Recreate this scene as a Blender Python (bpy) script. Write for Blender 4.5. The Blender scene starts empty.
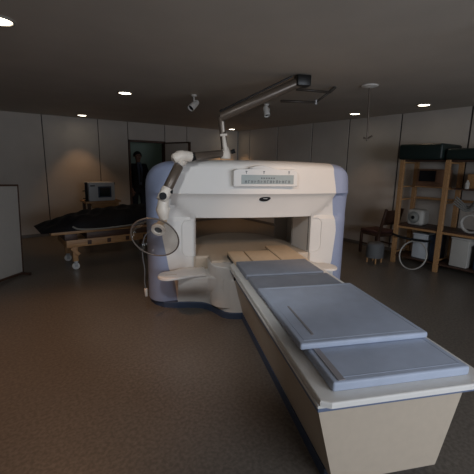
import bpy, bmesh, math, random
from mathutils import Vector, Matrix
random.seed(4)
S = bpy.context.scene
COL = S.collection
PI = math.pi
CAMH = 1.65
AW, AT = -0.6459, -0.2094          # headings of the room and of the scanner


class Frame:
    def __init__(s, az):
        s.az = az
        s.r = (math.cos(az), -math.sin(az)); s.f = (math.sin(az), math.cos(az))

    def w(s, u, v, z=0.0):
        return Vector((u*s.r[0] + v*s.f[0], u*s.r[1] + v*s.f[1], z))


W, T = Frame(AW), Frame(AT)

# ------------------------------------------------------------------ materials
def mat(name, col, rough=0.5, metal=0.0, noise=0.0, nscale=20, bump=0.0, bscale=60, spec=0.5, emit=None, estr=0, coat=0, trans=0, alpha=1):
    m = bpy.data.materials.new(name); m.use_nodes = True
    n = m.node_tree.nodes; l = m.node_tree.links
    p = n['Principled BSDF']
    p.inputs['Roughness'].default_value = rough
    p.inputs['Metallic'].default_value = metal
    p.inputs['Specular IOR Level'].default_value = spec
    p.inputs['Coat Weight'].default_value = coat
    p.inputs['Transmission Weight'].default_value = trans
    p.inputs['Alpha'].default_value = alpha
    p.inputs['Base Color'].default_value = (*col, 1)
    tc = n.new('ShaderNodeTexCoord')
    nz = n.new('ShaderNodeTexNoise'); nz.inputs['Scale'].default_value = nscale; nz.inputs['Detail'].default_value = 5
    l.new(tc.outputs['Object'], nz.inputs['Vector'])
    rp = n.new('ShaderNodeValToRGB')
    k = max(noise, 0.02)
    rp.color_ramp.elements[0].position = 0.3; rp.color_ramp.elements[1].position = 0.7
    rp.color_ramp.elements[0].color = (*[c*(1-k) for c in col], 1)
    rp.color_ramp.elements[1].color = (*[min(1, c*(1+k)) for c in col], 1)
    l.new(nz.outputs['Fac'], rp.inputs['Fac']); l.new(rp.outputs['Color'], p.inputs['Base Color'])
    if bump:
        b = n.new('ShaderNodeBump'); b.inputs['Strength'].default_value = bump; b.inputs['Distance'].default_value = 0.004
        n2 = n.new('ShaderNodeTexNoise'); n2.inputs['Scale'].default_value = bscale; n2.inputs['Detail'].default_value = 4
        l.new(tc.outputs['Object'], n2.inputs['Vector'])
        l.new(n2.outputs['Fac'], b.inputs['Height']); l.new(b.outputs['Normal'], p.inputs['Normal'])
    if emit:
        p.inputs['Emission Color'].default_value = (*emit, 1); p.inputs['Emission Strength'].default_value = estr
    return m


def wood(name, a, b, scale=6):
    m = mat(name, a, 0.5, bump=0.15)
    n = m.node_tree.nodes; l = m.node_tree.links
    tc = n.new('ShaderNodeTexCoord'); mp = n.new('ShaderNodeMapping'); mp.inputs['Scale'].default_value = (1, 9, 9)
    wv = n.new('ShaderNodeTexNoise'); wv.inputs['Scale'].default_value = scale; wv.inputs['Detail'].default_value = 6
    l.new(tc.outputs['Object'], mp.inputs['Vector']); l.new(mp.outputs['Vector'], wv.inputs['Vector'])
    rp = n.new('ShaderNodeValToRGB'); rp.color_ramp.elements[0].position = .35; rp.color_ramp.elements[1].position = .65
    rp.color_ramp.elements[0].color = (*a, 1); rp.color_ramp.elements[1].color = (*b, 1)
    l.new(wv.outputs['Fac'], rp.inputs['Fac']); l.new(rp.outputs['Color'], n['Principled BSDF'].inputs['Base Color'])
    return m


M = dict(
    wall=mat('wall_paint', (.46, .405, .35), .75, noise=.04, nscale=3, bump=.05),
    joint=mat('wall_joint', (.07, .06, .055), .8),
    ceil=mat('ceiling_paint', (.46, .405, .345), .8, noise=.05, nscale=2, bump=.05),
    basebd=mat('baseboard', (.13, .115, .10), .6),
    hall=mat('hallway_paint', (.26, .31, .27), .8),
    white=mat('cream_shell', (.76, .725, .68), .52, noise=.015, nscale=4, spec=.35),
    blue=mat('periwinkle_shell', (.30, .35, .50), .55, noise=.02, nscale=4, spec=.35),
    skirt=mat('navy_skirting', (.05, .072, .125), .5),
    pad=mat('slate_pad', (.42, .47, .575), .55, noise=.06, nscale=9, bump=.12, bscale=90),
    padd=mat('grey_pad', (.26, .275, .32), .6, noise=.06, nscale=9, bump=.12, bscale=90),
    tan=mat('tan_pad', (.66, .50, .34), .6, noise=.04, bump=.1),
    bed=mat('beige_cover', (.54, .45, .35), .5, noise=.03),
    under=mat('pole_cover', (.36, .31, .25), .6),
    seam=mat('dark_seam', (.05, .045, .04), .7),
    rail=mat('table_rail', (.80, .77, .72), .4),
    stripe=mat('table_stripe', (.16, .20, .30), .5),
    strap=mat('strap_webbing', (.31, .29, .30), .8, bump=.2),
    black=mat('black_plastic', (.006, .006, .007), .6, spec=.25),
    brown=mat('bracket_metal', (.06, .048, .038), .5, .2),
    blackm=mat('black_metal', (.015, .014, .013), .4, .3),
    tube=mat('bronze_tube', (.125, .095, .072), .35, .3, noise=.05),
    cream=mat('cream_plastic', (.72, .64, .55), .42),
    green=mat('dark_green_vinyl', (.006, .016, .013), .5, bump=.2, bscale=30),
    tarp=mat('black_tarp', (.004, .004, .006), .7, spec=.25, bump=.4, bscale=12),
    grey=mat('grey_casing', (.50, .52, .54), .5),
    screen=mat('dark_glass', (.006, .012, .014), .15),
    lcd=mat('display_strip', (.33, .37, .36), .5),
    ink=mat('display_ink', (.10, .11, .12), .6),
    dimg=mat('dark_grey_cover', (.10, .10, .10), .7, bump=.3),
    boxw=wood('brown_wood', (.12, .055, .028), (.18, .09, .045)),
    rim=mat('smoky_rim', (.14, .115, .095), .35),
    wheel=mat('castor_tyre', (.62, .60, .57), .5),
    steel=mat('steel', (.4, .4, .4), .35, .9),
    lampwhite=mat('lamp_casing', (.72, .69, .64), .45),
    lens=mat('downlight_lens', (1, .95, .85), .5, emit=(1, .90, .72), estr=9),
    ring=mat('downlight_ring', (.30, .27, .23), .5),
    wood=wood('pine_wood', (.34, .175, .072), (.47, .26, .11)),
    woodd=wood('dark_wood', (.045, .022, .014), (.075, .035, .02)),
    seat=mat('maroon_cushion', (.075, .028, .022), .7, bump=.2),
    board=mat('pale_board', (.40, .37, .33), .6),
    hose=mat('grey_hose', (.22, .22, .20), .6),
    bluebox=mat('navy_plastic', (.03, .045, .08), .5),
    paper=mat('white_card', (.42, .40, .36), .7),
    jacket=mat('dark_jacket', (.012, .011, .014), .8, bump=.2),
    shirt=mat('pale_blue_shirt', (.11, .14, .20), .8),
    trousers=mat('navy_trousers', (.010, .011, .018), .8),
    skin=mat('skin', (.24, .13, .09), .55),
    hair=mat('dark_hair', (.012, .008, .006), .6),
    tie=mat('dark_tie', (.02, .02, .04), .6),
    frosted=mat('fill_pane', (.6, .7, .8), .3, emit=(.65, .78, 1.0), estr=.35),  # faintly glowing pane of the added fill window
)

# floor: dark speckled vinyl
def floor_mat():
    m = mat('speckled_vinyl', (.11, .092, .078), .36, bump=.05, bscale=150)
    n = m.node_tree.nodes; l = m.node_tree.links; p = n['Principled BSDF']
    tc = n.new('ShaderNodeTexCoord')
    a = n.new('ShaderNodeTexNoise'); a.inputs['Scale'].default_value = 45; a.inputs['Detail'].default_value = 8
    b = n.new('ShaderNodeTexNoise'); b.inputs['Scale'].default_value = 1.3; b.inputs['Detail'].default_value = 4
    l.new(tc.outputs['Object'], a.inputs['Vector']); l.new(tc.outputs['Object'], b.inputs['Vector'])
    r1 = n.new('ShaderNodeValToRGB'); r1.color_ramp.elements[0].position = .38; r1.color_ramp.elements[1].position = .66
    r1.color_ramp.elements[0].color = (.120, .103, .086, 1); r1.color_ramp.elements[1].color = (.185, .160, .134, 1)
    l.new(a.outputs['Fac'], r1.inputs['Fac'])
    r2 = n.new('ShaderNodeValToRGB'); r2.color_ramp.elements[0].color = (.86, .86, .86, 1); r2.color_ramp.elements[1].color = (1.1, 1.1, 1.1, 1)
    l.new(b.outputs['Fac'], r2.inputs['Fac'])
    mx = n.new('ShaderNodeMix'); mx.data_type = 'RGBA'; mx.blend_type = 'MULTIPLY'; mx.inputs[0].default_value = 1
    l.new(r1.outputs['Color'], mx.inputs[6]); l.new(r2.outputs['Color'], mx.inputs[7])
    l.new(mx.outputs[2], p.inputs['Base Color'])
    return m
M['floor'] = floor_mat()

def glass_mat():
    m = bpy.data.materials.new('clear_acrylic'); m.use_nodes = True
    n = m.node_tree.nodes; l = m.node_tree.links
    for x in list(n):
        if x.type == 'BSDF_PRINCIPLED': n.remove(x)
    out = n['Material Output']
    tr = n.new('ShaderNodeBsdfTransparent'); tr.inputs['Color'].default_value = (.74, .70, .65, 1)
    gl = n.new('ShaderNodeBsdfGlossy'); gl.inputs['Roughness'].default_value = .08; gl.inputs['Color'].default_value = (.9, .88, .85, 1)
    lw = n.new('ShaderNodeLayerWeight'); lw.inputs['Blend'].default_value = .35
    mth = n.new('ShaderNodeMath'); mth.operation = 'MULTIPLY'; mth.inputs[1].default_value = .45
    l.new(lw.outputs['Facing'], mth.inputs[0])
    mx = n.new('ShaderNodeMixShader'); l.new(mth.outputs[0], mx.inputs[0])
    l.new(tr.outputs[0], mx.inputs[1]); l.new(gl.outputs[0], mx.inputs[2]); l.new(mx.outputs[0], out.inputs['Surface'])
    return m
M['acrylic'] = glass_mat()

# ------------------------------------------------------------------ geometry helper
class G:
    """collects geometry given in (u, v, z) of a frame and links it as ONE mesh object"""
    def __init__(s): s.bm = bmesh.new()

    def _add(s, verts, faces, mi=0, smooth=False, mx=None):
        vs = [s.bm.verts.new(mx @ Vector(v) if mx else Vector(v)) for v in verts]
        for f in faces:
            try:
                fc = s.bm.faces.new([vs[i] for i in f]); fc.material_index = mi; fc.smooth = smooth
            except ValueError: pass
        return vs

    def box(s, u0, u1, v0, v1, z0, z1, bev=0.0, seg=2, mi=0, mx=None, smooth=False):
        b = bmesh.new()
        bmesh.ops.create_cube(b, size=1)
        for v in b.verts:
            v.co = Vector(((u0+u1)/2 + v.co.x*(u1-u0), (v0+v1)/2 + v.co.y*(v1-v0), (z0+z1)/2 + v.co.z*(z1-z0)))
        if bev:
            bmesh.ops.bevel(b, geom=list(b.edges), offset=bev, segments=seg, profile=.5, affect='EDGES')
        s._merge(b, mi, mx, smooth or bev > 0)
        return s

    def _merge(s, b, mi=0, mx=None, smooth=False):
        b.verts.index_update()
        s._add([v.co[:] for v in b.verts], [[v.index for v in f.verts] for f in b.faces], mi, smooth, mx)
        b.free()

    def prism(s, pts, z0, z1, bev=0.0, seg=2, mi=0, mx=None, smooth=False):
        """polygon (u, v) raised from z0 to z1"""
        b = bmesh.new()
        lo = [b.verts.new((x, y, z0)) for x, y in pts]; hi = [b.verts.new((x, y, z1)) for x, y in pts]
        n = len(pts)
        b.faces.new(lo[::-1]); top = b.faces.new(hi)
        for i in range(n): b.faces.new((lo[i], lo[(i+1) % n], hi[(i+1) % n], hi[i]))
        bmesh.ops.recalc_face_normals(b, faces=b.faces)
        if bev:
            bmesh.ops.bevel(b, geom=list(top.edges), offset=bev, segments=seg, profile=.5, affect='EDGES')
        s._merge(b, mi, mx, smooth)
        return s

    def tube(s, pts, r, n=14, mi=0, cap=True, closed=False):
        pts = [Vector(p) for p in pts]
        rr = r if isinstance(r, (list, tuple)) else [r]*len(pts)
        rings = []; m = len(pts); up = None
        for i, p in enumerate(pts):
            if closed: d = pts[(i+1) % m] - pts[i-1]
            else: d = pts[min(i+1, m-1)] - pts[max(i-1, 0)]
            if d.length < 1e-9: d = Vector((0, 0, 1))
            d.normalize()
            if up is None:
                up = Vector((0, 0, 1)) if abs(d.z) < .9 else Vector((1, 0, 0))
            a = d.cross(up)
            if a.length < 1e-6: a = d.orthogonal()
            a.normalize(); up = a.cross(d).normalized()
            rings.append([s.bm.verts.new(p + (a*math.cos(2*PI*k/n) + up*math.sin(2*PI*k/n))*rr[i]) for k in range(n)])
        for i in range(m if closed else m-1):
            A, B = rings[i], rings[(i+1) % m]
            for k in range(n):
                f = s.bm.faces.new((A[k], A[(k+1) % n], B[(k+1) % n], B[k])); f.smooth = True; f.material_index = mi
        if cap and not closed:
            for R in (rings[0][::-1], rings[-1]):
                f = s.bm.faces.new(R); f.material_index = mi
        return s

    def rod(s, a, b, r0, r1=None, n=20, mi=0):
        a, b = Vector(a), Vector(b); r1 = r0 if r1 is None else r1
        e = (b-a)*.02
        return s.tube([a, a+e*.01, a+e, b-e, b-e*.01, b], [r0*.9, r0*.9, r0, r1, r1*.9, r1*.9], n, mi)

    def lathe(s, prof, origin, axis=(0, 0, 1), n=32, mi=0, closed=False):
        """prof: list of (radius, height along axis)"""
        ax = Vector(axis).normalized(); a = ax.orthogonal().normalized(); c = ax.cross(a); o = Vector(origin)
        rings = [[s.bm.verts.new(o + ax*h + (a*math.cos(2*PI*k/n) + c*math.sin(2*PI*k/n))*max(r, 1e-4)) for k in range(n)] for r, h in prof]
        m = len(rings)
        for i in range(m if closed else m-1):
            A, B = rings[i], rings[(i+1) % m]
            for k in range(n):
                f = s.bm.faces.new((A[k], A[(k+1) % n], B[(k+1) % n], B[k])); f.smooth = True; f.material_index = mi
        return s

    def grid(s, P, mi=0, smooth=True, closed=False):
        """P[i][j] points"""
        V = [[s.bm.verts.new(p) for p in row] for row in P]
        for i in range(len(V)-1):
            for j in range(len(V[i])-(0 if closed else 1)):
                j2 = (j+1) % len(V[i])
                f = s.bm.faces.new((V[i][j], V[i][j2], V[i+1][j2], V[i+1][j])); f.smooth = smooth; f.material_index = mi
        return V

    def build(s, name, mats, parent=None, frame=None, origin=(0, 0, 0), label=None, sharp=40, solid=0):
        """parent: an Empty made by thing() (its frame and origin are used), or a part of one"""
        if parent is not None: origin = parent['_o']
        o3 = Vector(origin)
        bmesh.ops.remove_doubles(s.bm, verts=s.bm.verts, dist=1e-5)
        bmesh.ops.recalc_face_normals(s.bm, faces=s.bm.faces)
        for v in s.bm.verts: v.co -= o3
        for e in s.bm.edges:
            if len(e.link_faces) == 2 and e.calc_face_angle(0) > math.radians(sharp): e.smooth = False
        me = bpy.data.meshes.new(name); s.bm.to_mesh(me); s.bm.free()
        for m in (mats if isinstance(mats, (list, tuple)) else [mats]): me.materials.append(m)
        o = bpy.data.objects.new(name, me); COL.objects.link(o)
        if parent is not None: o.parent = parent
        else:
            o.location = frame.w(*origin); o.rotation_euler.z = -frame.az
        o['_o'] = tuple(origin)
        if solid:
            md = o.modifiers.new('thickness', 'SOLIDIFY'); md.thickness = solid; md.offset = 0
        if label: o['label'] = label
        return o


def tag(o, label, cat, group=None):
    o['label'] = label; o['category'] = cat
    if group: o['group'] = group
    return o


def thing(name, frame, origin, label, cat, group=None):
    o = bpy.data.objects.new(name, None); COL.objects.link(o)
    o.empty_display_size = .1
    o.location = frame.w(*origin); o.rotation_euler.z = -frame.az; o['_o'] = tuple(origin)
    return tag(o, label, cat, group)


def struct(g, name, mats, frame=W, origin=(0, 0, 0)):
    o = g.build(name, mats, None, frame, origin); o['kind'] = 'structure'
    return o


def arc(cx, cy, rx, ry, a0, a1, n):
    return [(cx + rx*math.cos(math.radians(a0+(a1-a0)*i/n)), cy + ry*math.sin(math.radians(a0+(a1-a0)*i/n))) for i in range(n+1)]


def smooth_path(pts, n=8):
    """Catmull-Rom through the points"""
    P = [Vector(p) for p in pts]; P = [2*P[0]-P[1]] + P + [2*P[-1]-P[-2]]; out = []
    for i in range(1, len(P)-2):
        for k in range(n):
            t = k/n
            out.append(.5*((2*P[i]) + (P[i+1]-P[i-1])*t + (2*P[i-1]-5*P[i]+4*P[i+1]-P[i+2])*t*t + (3*P[i]-P[i-1]-3*P[i+1]+P[i+2])*t**3))
    out.append(P[-2]); return out


# ------------------------------------------------------------------ room shell (frame W)
U0, U1, V0, V1, H = -3.2, 6.5, -3.2, 8.63, 2.62
DU0, DU1, DH = 3.13, 4.11, 2.2
HV = 10.4                                   # back of the hallway beyond the door
struct(G().box(U0-.1, U1+.1, V0-.1, HV+.1, -.1, 0), 'floor', M['floor'])
struct(G().box(U0-.1, U1+.1, V0-.1, HV+.1, H, H+.1), 'ceiling', M['ceil'])

def panelled(name, cells, axis):
    """cells: (a0, a1, z0, z1) panels along a wall; axis 'v' wall lies in plane v=V1, 'u' in plane u=U1"""
    g = G(); j = .009 if axis == 'v' else .015
    for a0, a1, z0, z1 in cells:
        if axis == 'v':
            g.box(a0, a1, V1+.02, V1+.12, z0, z1, mi=1); g.box(a0+j, a1-j, V1, V1+.02, z0, z1, .003, 1)
        else:
            g.box(U1+.02, U1+.12, a0, a1, z0, z1, mi=1); g.box(U1, U1+.02, a0+j, a1-j, z0, z1, .003, 1)
    return struct(g, name, [M['wall'], M['joint']])

seams = [U0, -1.02, .13, 1.28, 2.43, DU0]
cells = [(a, b, 0, H) for a, b in zip(seams, seams[1:])] + [(DU0, DU1, DH, H)] + [(a, b, 0, H) for a, b in ((DU1, 4.76), (4.76, 5.90), (5.90, U1))]
panelled('wall_back', cells, 'v')
sv = [V0, -2.2, -1.05, .1, 1.25, 2.40, 3.56, 4.70, 5.72, 6.90, 8.065, V1]
panelled('wall_right', [(a, b, 0, H) for a, b in zip(sv, sv[1:])], 'u')
struct(G().box(U0-.1, U0, V0, V1, 0, H), 'wall_left', M['wall'])
# near wall behind the camera, opened for an unseen window added as ambient fill
g = G()
WU0, WU1, WZ0, WZ1 = -.2, 3.4, .95, 2.2
g.box(U0, WU0, V0-.12, V0, 0, H); g.box(WU1, U1, V0-.12, V0, 0, H)
g.box(WU0, WU1, V0-.12, V0, 0, WZ0); g.box(WU0, WU1, V0-.12, V0, WZ1, H)
struct(g, 'wall_near', M['wall'])
g = G()
for a in (WU0, (WU0+WU1)/2-.03, WU1-.06): g.box(a, a+.06, V0-.09, V0-.03, WZ0, WZ1)
g.box(WU0, WU1, V0-.09, V0-.03, WZ0, WZ0+.06); g.box(WU0, WU1, V0-.09, V0-.03, WZ1-.06, WZ1)
g.box(WU0+.01, WU1-.01, V0-.065, V0-.055, WZ0+.02, WZ1-.02, mi=1)
struct(g, 'fill_window', [M['paper'], M['frosted']])
struct(G().box(U0, DU0-.05, V1-.014, V1-.001, 0, .07, .003, 1), 'baseboard_back', M['basebd'])
struct(G().box(DU1+.05, U1-.02, V1-.014, V1-.001, 0, .07, .003, 1), 'baseboard_corner', M['basebd'])
struct(G().box(U1-.014, U1-.001, V0, V1-.02, 0, .07, .003, 1), 'baseboard_right', M['basebd'])
struct(G().box(DU0, DU0+.04, V1-.03, V1+.12, 0, DH).box(DU1-.04, DU1, V1-.03, V1+.12, 0, DH).box(DU0, DU1, V1-.03, V1+.12, DH-.05, DH), 'trim_1', M['woodd'])
# hallway beyond the door
g = G()
g.box(2.3, 5.2, HV, HV+.1, 0, H); g.box(2.2, 2.3, V1+.12, HV+.1, 0, H); g.box(5.2, 5.3, V1+.12, HV+.1, 0, H)
struct(g, 'wall_hallway', M['hall'])
# open door leaf, hinged at the right jamb and swung into the room
ang = math.atan2(7.76-V1, 4.35-DU1)
mx = Matrix.Translation((DU1-.02, V1-.035, 0)) @ Matrix.Rotation(ang, 4, 'Z')
lw = .90
g = G().box(0.01, lw, -.02, .02, .01, DH-.06, mx=mx)
dr = struct(g, 'door_1', M['wall'])
g = G()
g.box(.0, lw+.02, -.03, .03, DH-.065, DH-.03, mx=mx); g.box(lw-.015, lw+.02, -.03, .03, .01, DH-.03, mx=mx); g.box(-.0, .03, -.03, .03, .01, DH-.03, mx=mx)
e = g.build('door_edge', M['woodd'], dr)
g = G()
for s_ in (-1, 1):
    g.tube([mx @ Vector((lw-.09, s_*.02, 1.0)), mx @ Vector((lw-.09, s_*.06, 1.0)), mx @ Vector((lw-.2, s_*.065, 1.0))], .009, 8)
g.build('door_handle', M['steel'], dr)

# ------------------------------------------------------------------ ceiling lights
def downlight(u, v, label, power, hot=(1, .58, .28), size=80, group='recessed ceiling lights'):
    t = thing('downlight', W, (u, v, H), label, 'ceiling light', group)
    G().lathe([(.085, -.001), (.105, -.001), (.108, -.008), (.104, -.014), (.088, -.014), (.085, -.006), (.085, -.001)], (u, v, H), n=36).build('trim_ring', M['ring'], t)
    G().lathe([(.0, -.010), (.04, -.011), (.080, -.010), (.086, -.004)], (u, v, H), n=36).build('lens', M['lens'], t)
    if power:
        L = bpy.data.lights.new('downlight_beam', 'SPOT'); L.energy = power; L.color = hot; L.spot_size = math.radians(size); L.spot_blend = .55; L.shadow_soft_size = .06
        o = bpy.data.objects.new('downlight_beam', L); COL.objects.link(o); o.location = W.w(u, v, H-.03)
    return t

downlight(1.976, 8.127, 'small warm round ceiling downlight nearest the back left wall, above the boxy monitor', 22)
downlight(1.838, 5.114, 'bright round ceiling downlight over the left side, nearest the top edge of the view', 5)
downlight(5.971, 8.211, 'small round ceiling downlight in the far corner, just right of the arm\'s upper joint', 46)
downlight(5.864, 4.138, 'round ceiling downlight right of the scanner, beside the hanging thin rod', 9)
downlight(5.803, 2.84, 'round ceiling downlight above the wooden storage rack', 3.5)
# the lamps behind and beside the camera that light the room
downlight(.25, 3.15, 'round ceiling downlight above the bare floor in the left foreground', 75, (1, .50, .22), 84)


def spot_can(u, v, label, aim, power=0, col=(1, .9, .8), size=60, lit=False, drop=.11, blend=.6):
    """track spotlight: canopy, stem, yoke, can; aim is a W-frame point"""
    t = thing('ceiling_spotlight', W, (u, v, H), label, 'spotlight', 'small spotlight cans on the ceiling')
    G().lathe([(.0, -.001), (.042, -.001), (.042, -.018), (.03, -.026), (.0, -.027)], (u, v, H)).build('canopy', M['lampwhite'], t)
    G().rod((u, v, H-.02), (u, v, H-drop), .009).build('stem', M['lampwhite'], t)
    c = Vector((u, v, H-drop-.03)); d = (Vector(aim)-c).normalized()
    G().lathe([(.0, -.085), (.032, -.082), (.042, -.06), (.046, .0), (.052, .075), (.049, .085), (.046, .075), (.040, .0), (.0, -.02)], c, d, 28).build('can', M['lampwhite'], t)
    G().lathe([(.0, .055), (.03, .058), (.046, .062)], c, d, 28).build('reflector', M['lens'] if lit else M['black'], t)
    sd = d.cross(Vector((0, 0, 1))).normalized()
    G().tube([c+sd*.053, c+sd*.056+Vector((0, 0, .045)), Vector((u, v, H-drop+.005)), c-sd*.056+Vector((0, 0, .045)), c-sd*.053], .006, 8).build('yoke', M['lampwhite'], t)
    if power:
        L = bpy.data.lights.new('spot_beam', 'SPOT'); L.energy = power; L.color = col; L.spot_size = math.radians(size); L.spot_blend = blend; L.shadow_soft_size = .12
        o = bpy.data.objects.new('spot_beam', L); COL.objects.link(o)
        pw = W.w(*(c + d*.1)); aw_ = W.w(*aim); o.location = pw
        o.rotation_euler = (aw_-pw).to_track_quat('-Z', 'Y').to_euler()
    return t

def TW(u, v, z):                                # a T-frame point in W coordinates
    p = T.w(u, v, z); return (p.x*W.r[0]+p.y*W.r[1], p.x*W.f[0]+p.y*W.f[1], z)

spot_can(2.66, 4.60, 'small white ceiling spotlight tilted down, left of the jointed arm', (2.1, 4.5, 2.0))
spot_can(3.95, 4.48, 'small white ceiling spotlight right of the brown ceiling boom', (3.90, 4.2, 1.8), drop=.08)
a = TW(-.25, 1.2, 0); b = TW(2.45, 1.7, 0)  # unseen spotlights put in above the view to light the scanner
spot_can(a[0], a[1], 'unseen ceiling spotlight added on the left, aimed at the scanner', TW(.72, 3.6, .85), 60, (.90, .95, 1.0), 76, True)
spot_can(b[0], b[1], 'unseen ceiling spotlight added on the right, aimed at the scanner', TW(1.85, 3.75, 1.1), 74, (1, .66, .40), 56, True)

# cool area light added at the unseen window for ambient fill
L = bpy.data.lights.new('fill_light', 'AREA'); L.shape = 'RECTANGLE'; L.size = WU1-WU0-.1; L.size_y = WZ1-WZ0-.1; L.energy = 125; L.color = (.80, .88, 1.0)
o = bpy.data.objects.new('fill_light', L); COL.objects.link(o); o.location = W.w((WU0+WU1)/2, V0-.02, (WZ0+WZ1)/2)
o.rotation_euler = (PI/2, 0, -W.az)
# hallway lamp
L = bpy.data.lights.new('hallway_lamp_light', 'POINT'); L.energy = .6; L.color = (.85, 1, .9); L.shadow_soft_size = .15
o = bpy.data.objects.new('hallway_lamp_light', L); COL.objects.link(o); o.location = W.w(4.3, 9.6, 2.3)

# ------------------------------------------------------------------ scanner gantry (frame T)
GC = 1.045; GL, GR = -.20, 2.29; GB = 5.35
ZB, ZO0, ZO1, ZC = .07, .585, 1.05, 1.33
OL, OR_ = .35, 1.735
ORW = 1.70

def ztop(u):
    e = abs(u-GC)/((GR-GL)/2)                  # 0..1
    z = 1.695 - .035*e*e
    d = 1-e
    if d < .28:
        k = 1-d/.28
        z -= .25*(1-math.sqrt(max(0, 1-k**2.7)))
    return z

def vface(u, z):
    zt = ztop(u)
    sd = min(1, max(0, min(u-GL, GR-u))/.35)
    if z >= ZC:  v = 3.80 + .05*(z-ZC)/.35
    elif z >= ZO1: v = 3.80 + (.02+.10*sd)*((ZC-z)/(ZC-ZO1))**.5
    else: v = 3.82+.04*sd
    q = max(0, 1-((u-GC)/.98)**2)
    if z >= ZC: v -= .10*q
    elif z > ZO1-.001: v -= .10*q
    if z < ZC:
        x_ = max(0, abs(u-GC)-.60)/.38
        zb = 1.035 + .29*x_*x_
        k_ = max(0, min(1, (zb-z)/.045)); v += .045*k_*k_*(3-2*k_)*(1 if z > ZO1-.001 else 1)*min(1, sd*1.5)
    d = min(u-GL, GR-u); Rr = .24
    if d < Rr: v += .34*(1-math.sqrt(max(0, 1-(1-d/Rr)**2)))
    dz = zt-z; Rz = .07
    if dz < Rz: v += .16*(1-math.sqrt(max(0, 1-(1-dz/Rz)**2)))
    return v

def interp(tab, z):
    if z <= tab[0][0]: return tab[0][1]
    for (a, x), (b, y) in zip(tab, tab[1:]):
        if z <= b:
            t = (z-a)/(b-a); t = t*t*(3-2*t)*.5+t*.5
            return x+(y-x)*t
    return tab[-1][1]
BL = [(.04, .137), (.264, .115), (.50, .035), (.867, -.024), (1.2, .016), (1.62, .163)]
BR = [(.04, 1.96), (.264, 2.0), (.48, 2.06), (.861, 2.085), (1.364, 2.005), (1.60, 1.975)]
def rows(zt):
    r = [ZB+(ZO0-ZB)*i/10 for i in range(10)] + [ZO0+(ZO1-ZO0)*i/10 for i in range(10)] + [ZO1+(ZC-ZO1)*i/8 for i in range(8)]
    n = 16
    r += [ZC+(zt-ZC)*math.sin(PI/2*i/n)**.9 for i in range(n+1)]
    return r
NR = len(rows(1.6))

gantry = thing('mri_scanner', T, (GC, 4.4, 0), 'large open scanner with cream front, periwinkle side covers and a rectangular bore', 'medical scanner')

def sheet(ufn, ulist, r0, r1, g=None):
    g = g or G(); P = []
    for i in range(r0, r1+1):
        row = []
        for t in ulist:
            # fixed point: u depends on z which depends on ztop(u)
            u = ufn(t, 1.5)
            for _ in range(6): u = ufn(t, rows(ztop(u))[i])
            z = rows(ztop(u))[i]
            row.append((u, vface(u, z), z))
        P.append(row)
    g.grid(P); return g, P

ts = [i/16 for i in range(17)]
# side covers: front wrap + flank + their piece of the top
for side in (0, 1):
    if side == 0: fn = lambda t, z: GL + (interp(BL, z)-GL)*(1-math.cos(t*PI/2))
    else: fn = lambda t, z: GR - (GR-interp(BR, z))*(1-math.cos(t*PI/2))
    g, P = sheet(fn, ts, 0, NR-1)
    ue = GL if side == 0 else GR
    # flank: from the front edge back
    F0 = [P[i][0] for i in range(NR)]
    def back(p): return (p[0], GB - .12, p[2])
    g.grid([F0, [back(p) for p in F0]])
    # top strip: from silhouette row back
    R = P[-1]
    g.grid([R, [(p[0], GB-.12, p[2]) for p in R]])
    # rear
    bk = [[(p[0], GB-.12, p[2]) for p in P[i]] for i in range(NR)]
    g.grid(bk)
    g.build('side_cover', M['blue'], gantry, label='periwinkle blue rounded side cover')

# cream front cover: left column, right column, upper beam
g = G()
colL = lambda t, z: interp(BL, z) + (OL-interp(BL, z))*t
colR = lambda t, z: OR_ + (interp(BR, z)-OR_)*t
NB = 20
g, PLm = sheet(colL, [i/6 for i in range(7)], 0, NR-1, g)
g, PRm = sheet(colR, [i/6 for i in range(7)], 0, NR-1, g)
mid = lambda t, z: OL + (OR_-OL)*t
g, PMm = sheet(mid, [i/24 for i in range(25)], NB, NR-1, g)
for Pp in (PLm, PMm, PRm):
    R = Pp[-1]; g.grid([R, [(p[0], GB-.12, p[2]) for p in R]])
    g.grid([[(p[0], GB-.12, p[2]) for p in row] for row in Pp])
# rims of the opening
lip = PMm[0]
g.grid([lip, [(p[0], p[1]+.03, p[2]-.008) for p in lip], [(p[0], 4.05, p[2]+.03) for p in lip]])
g.build('front_cover', M['white'], gantry, sharp=30)
# bore walls (inner faces of both columns), pole covers
for i_, (ua, ub) in enumerate(((OL, OL-.03), (OR_, OR_-.07))):
    g = G(); g.grid([[(ua, 3.86, z), (ub, 4.30, z), (ub + (-.02 if i_ == 0 else .10), 4.42, z), (ua + (-.2 if i_ == 0 else .2), GB-.13, z)] for z in (.3, .6, .8, ZO1+.05)], smooth=False)
    g.build('bore_wall', M['white'], gantry)
g = G(); g.tube([(OR_-.066, 4.28, .62), (OR_-.066, 4.28, 1.07)], .004, 6); g.build('panel_gap', M['seam'], gantry)
g = G(); g.tube([(OR_-.012, 3.90, .62), (OR_-.012, 3.90, 1.05)], .004, 6); g.build('panel_gap', M['seam'], gantry)
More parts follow.
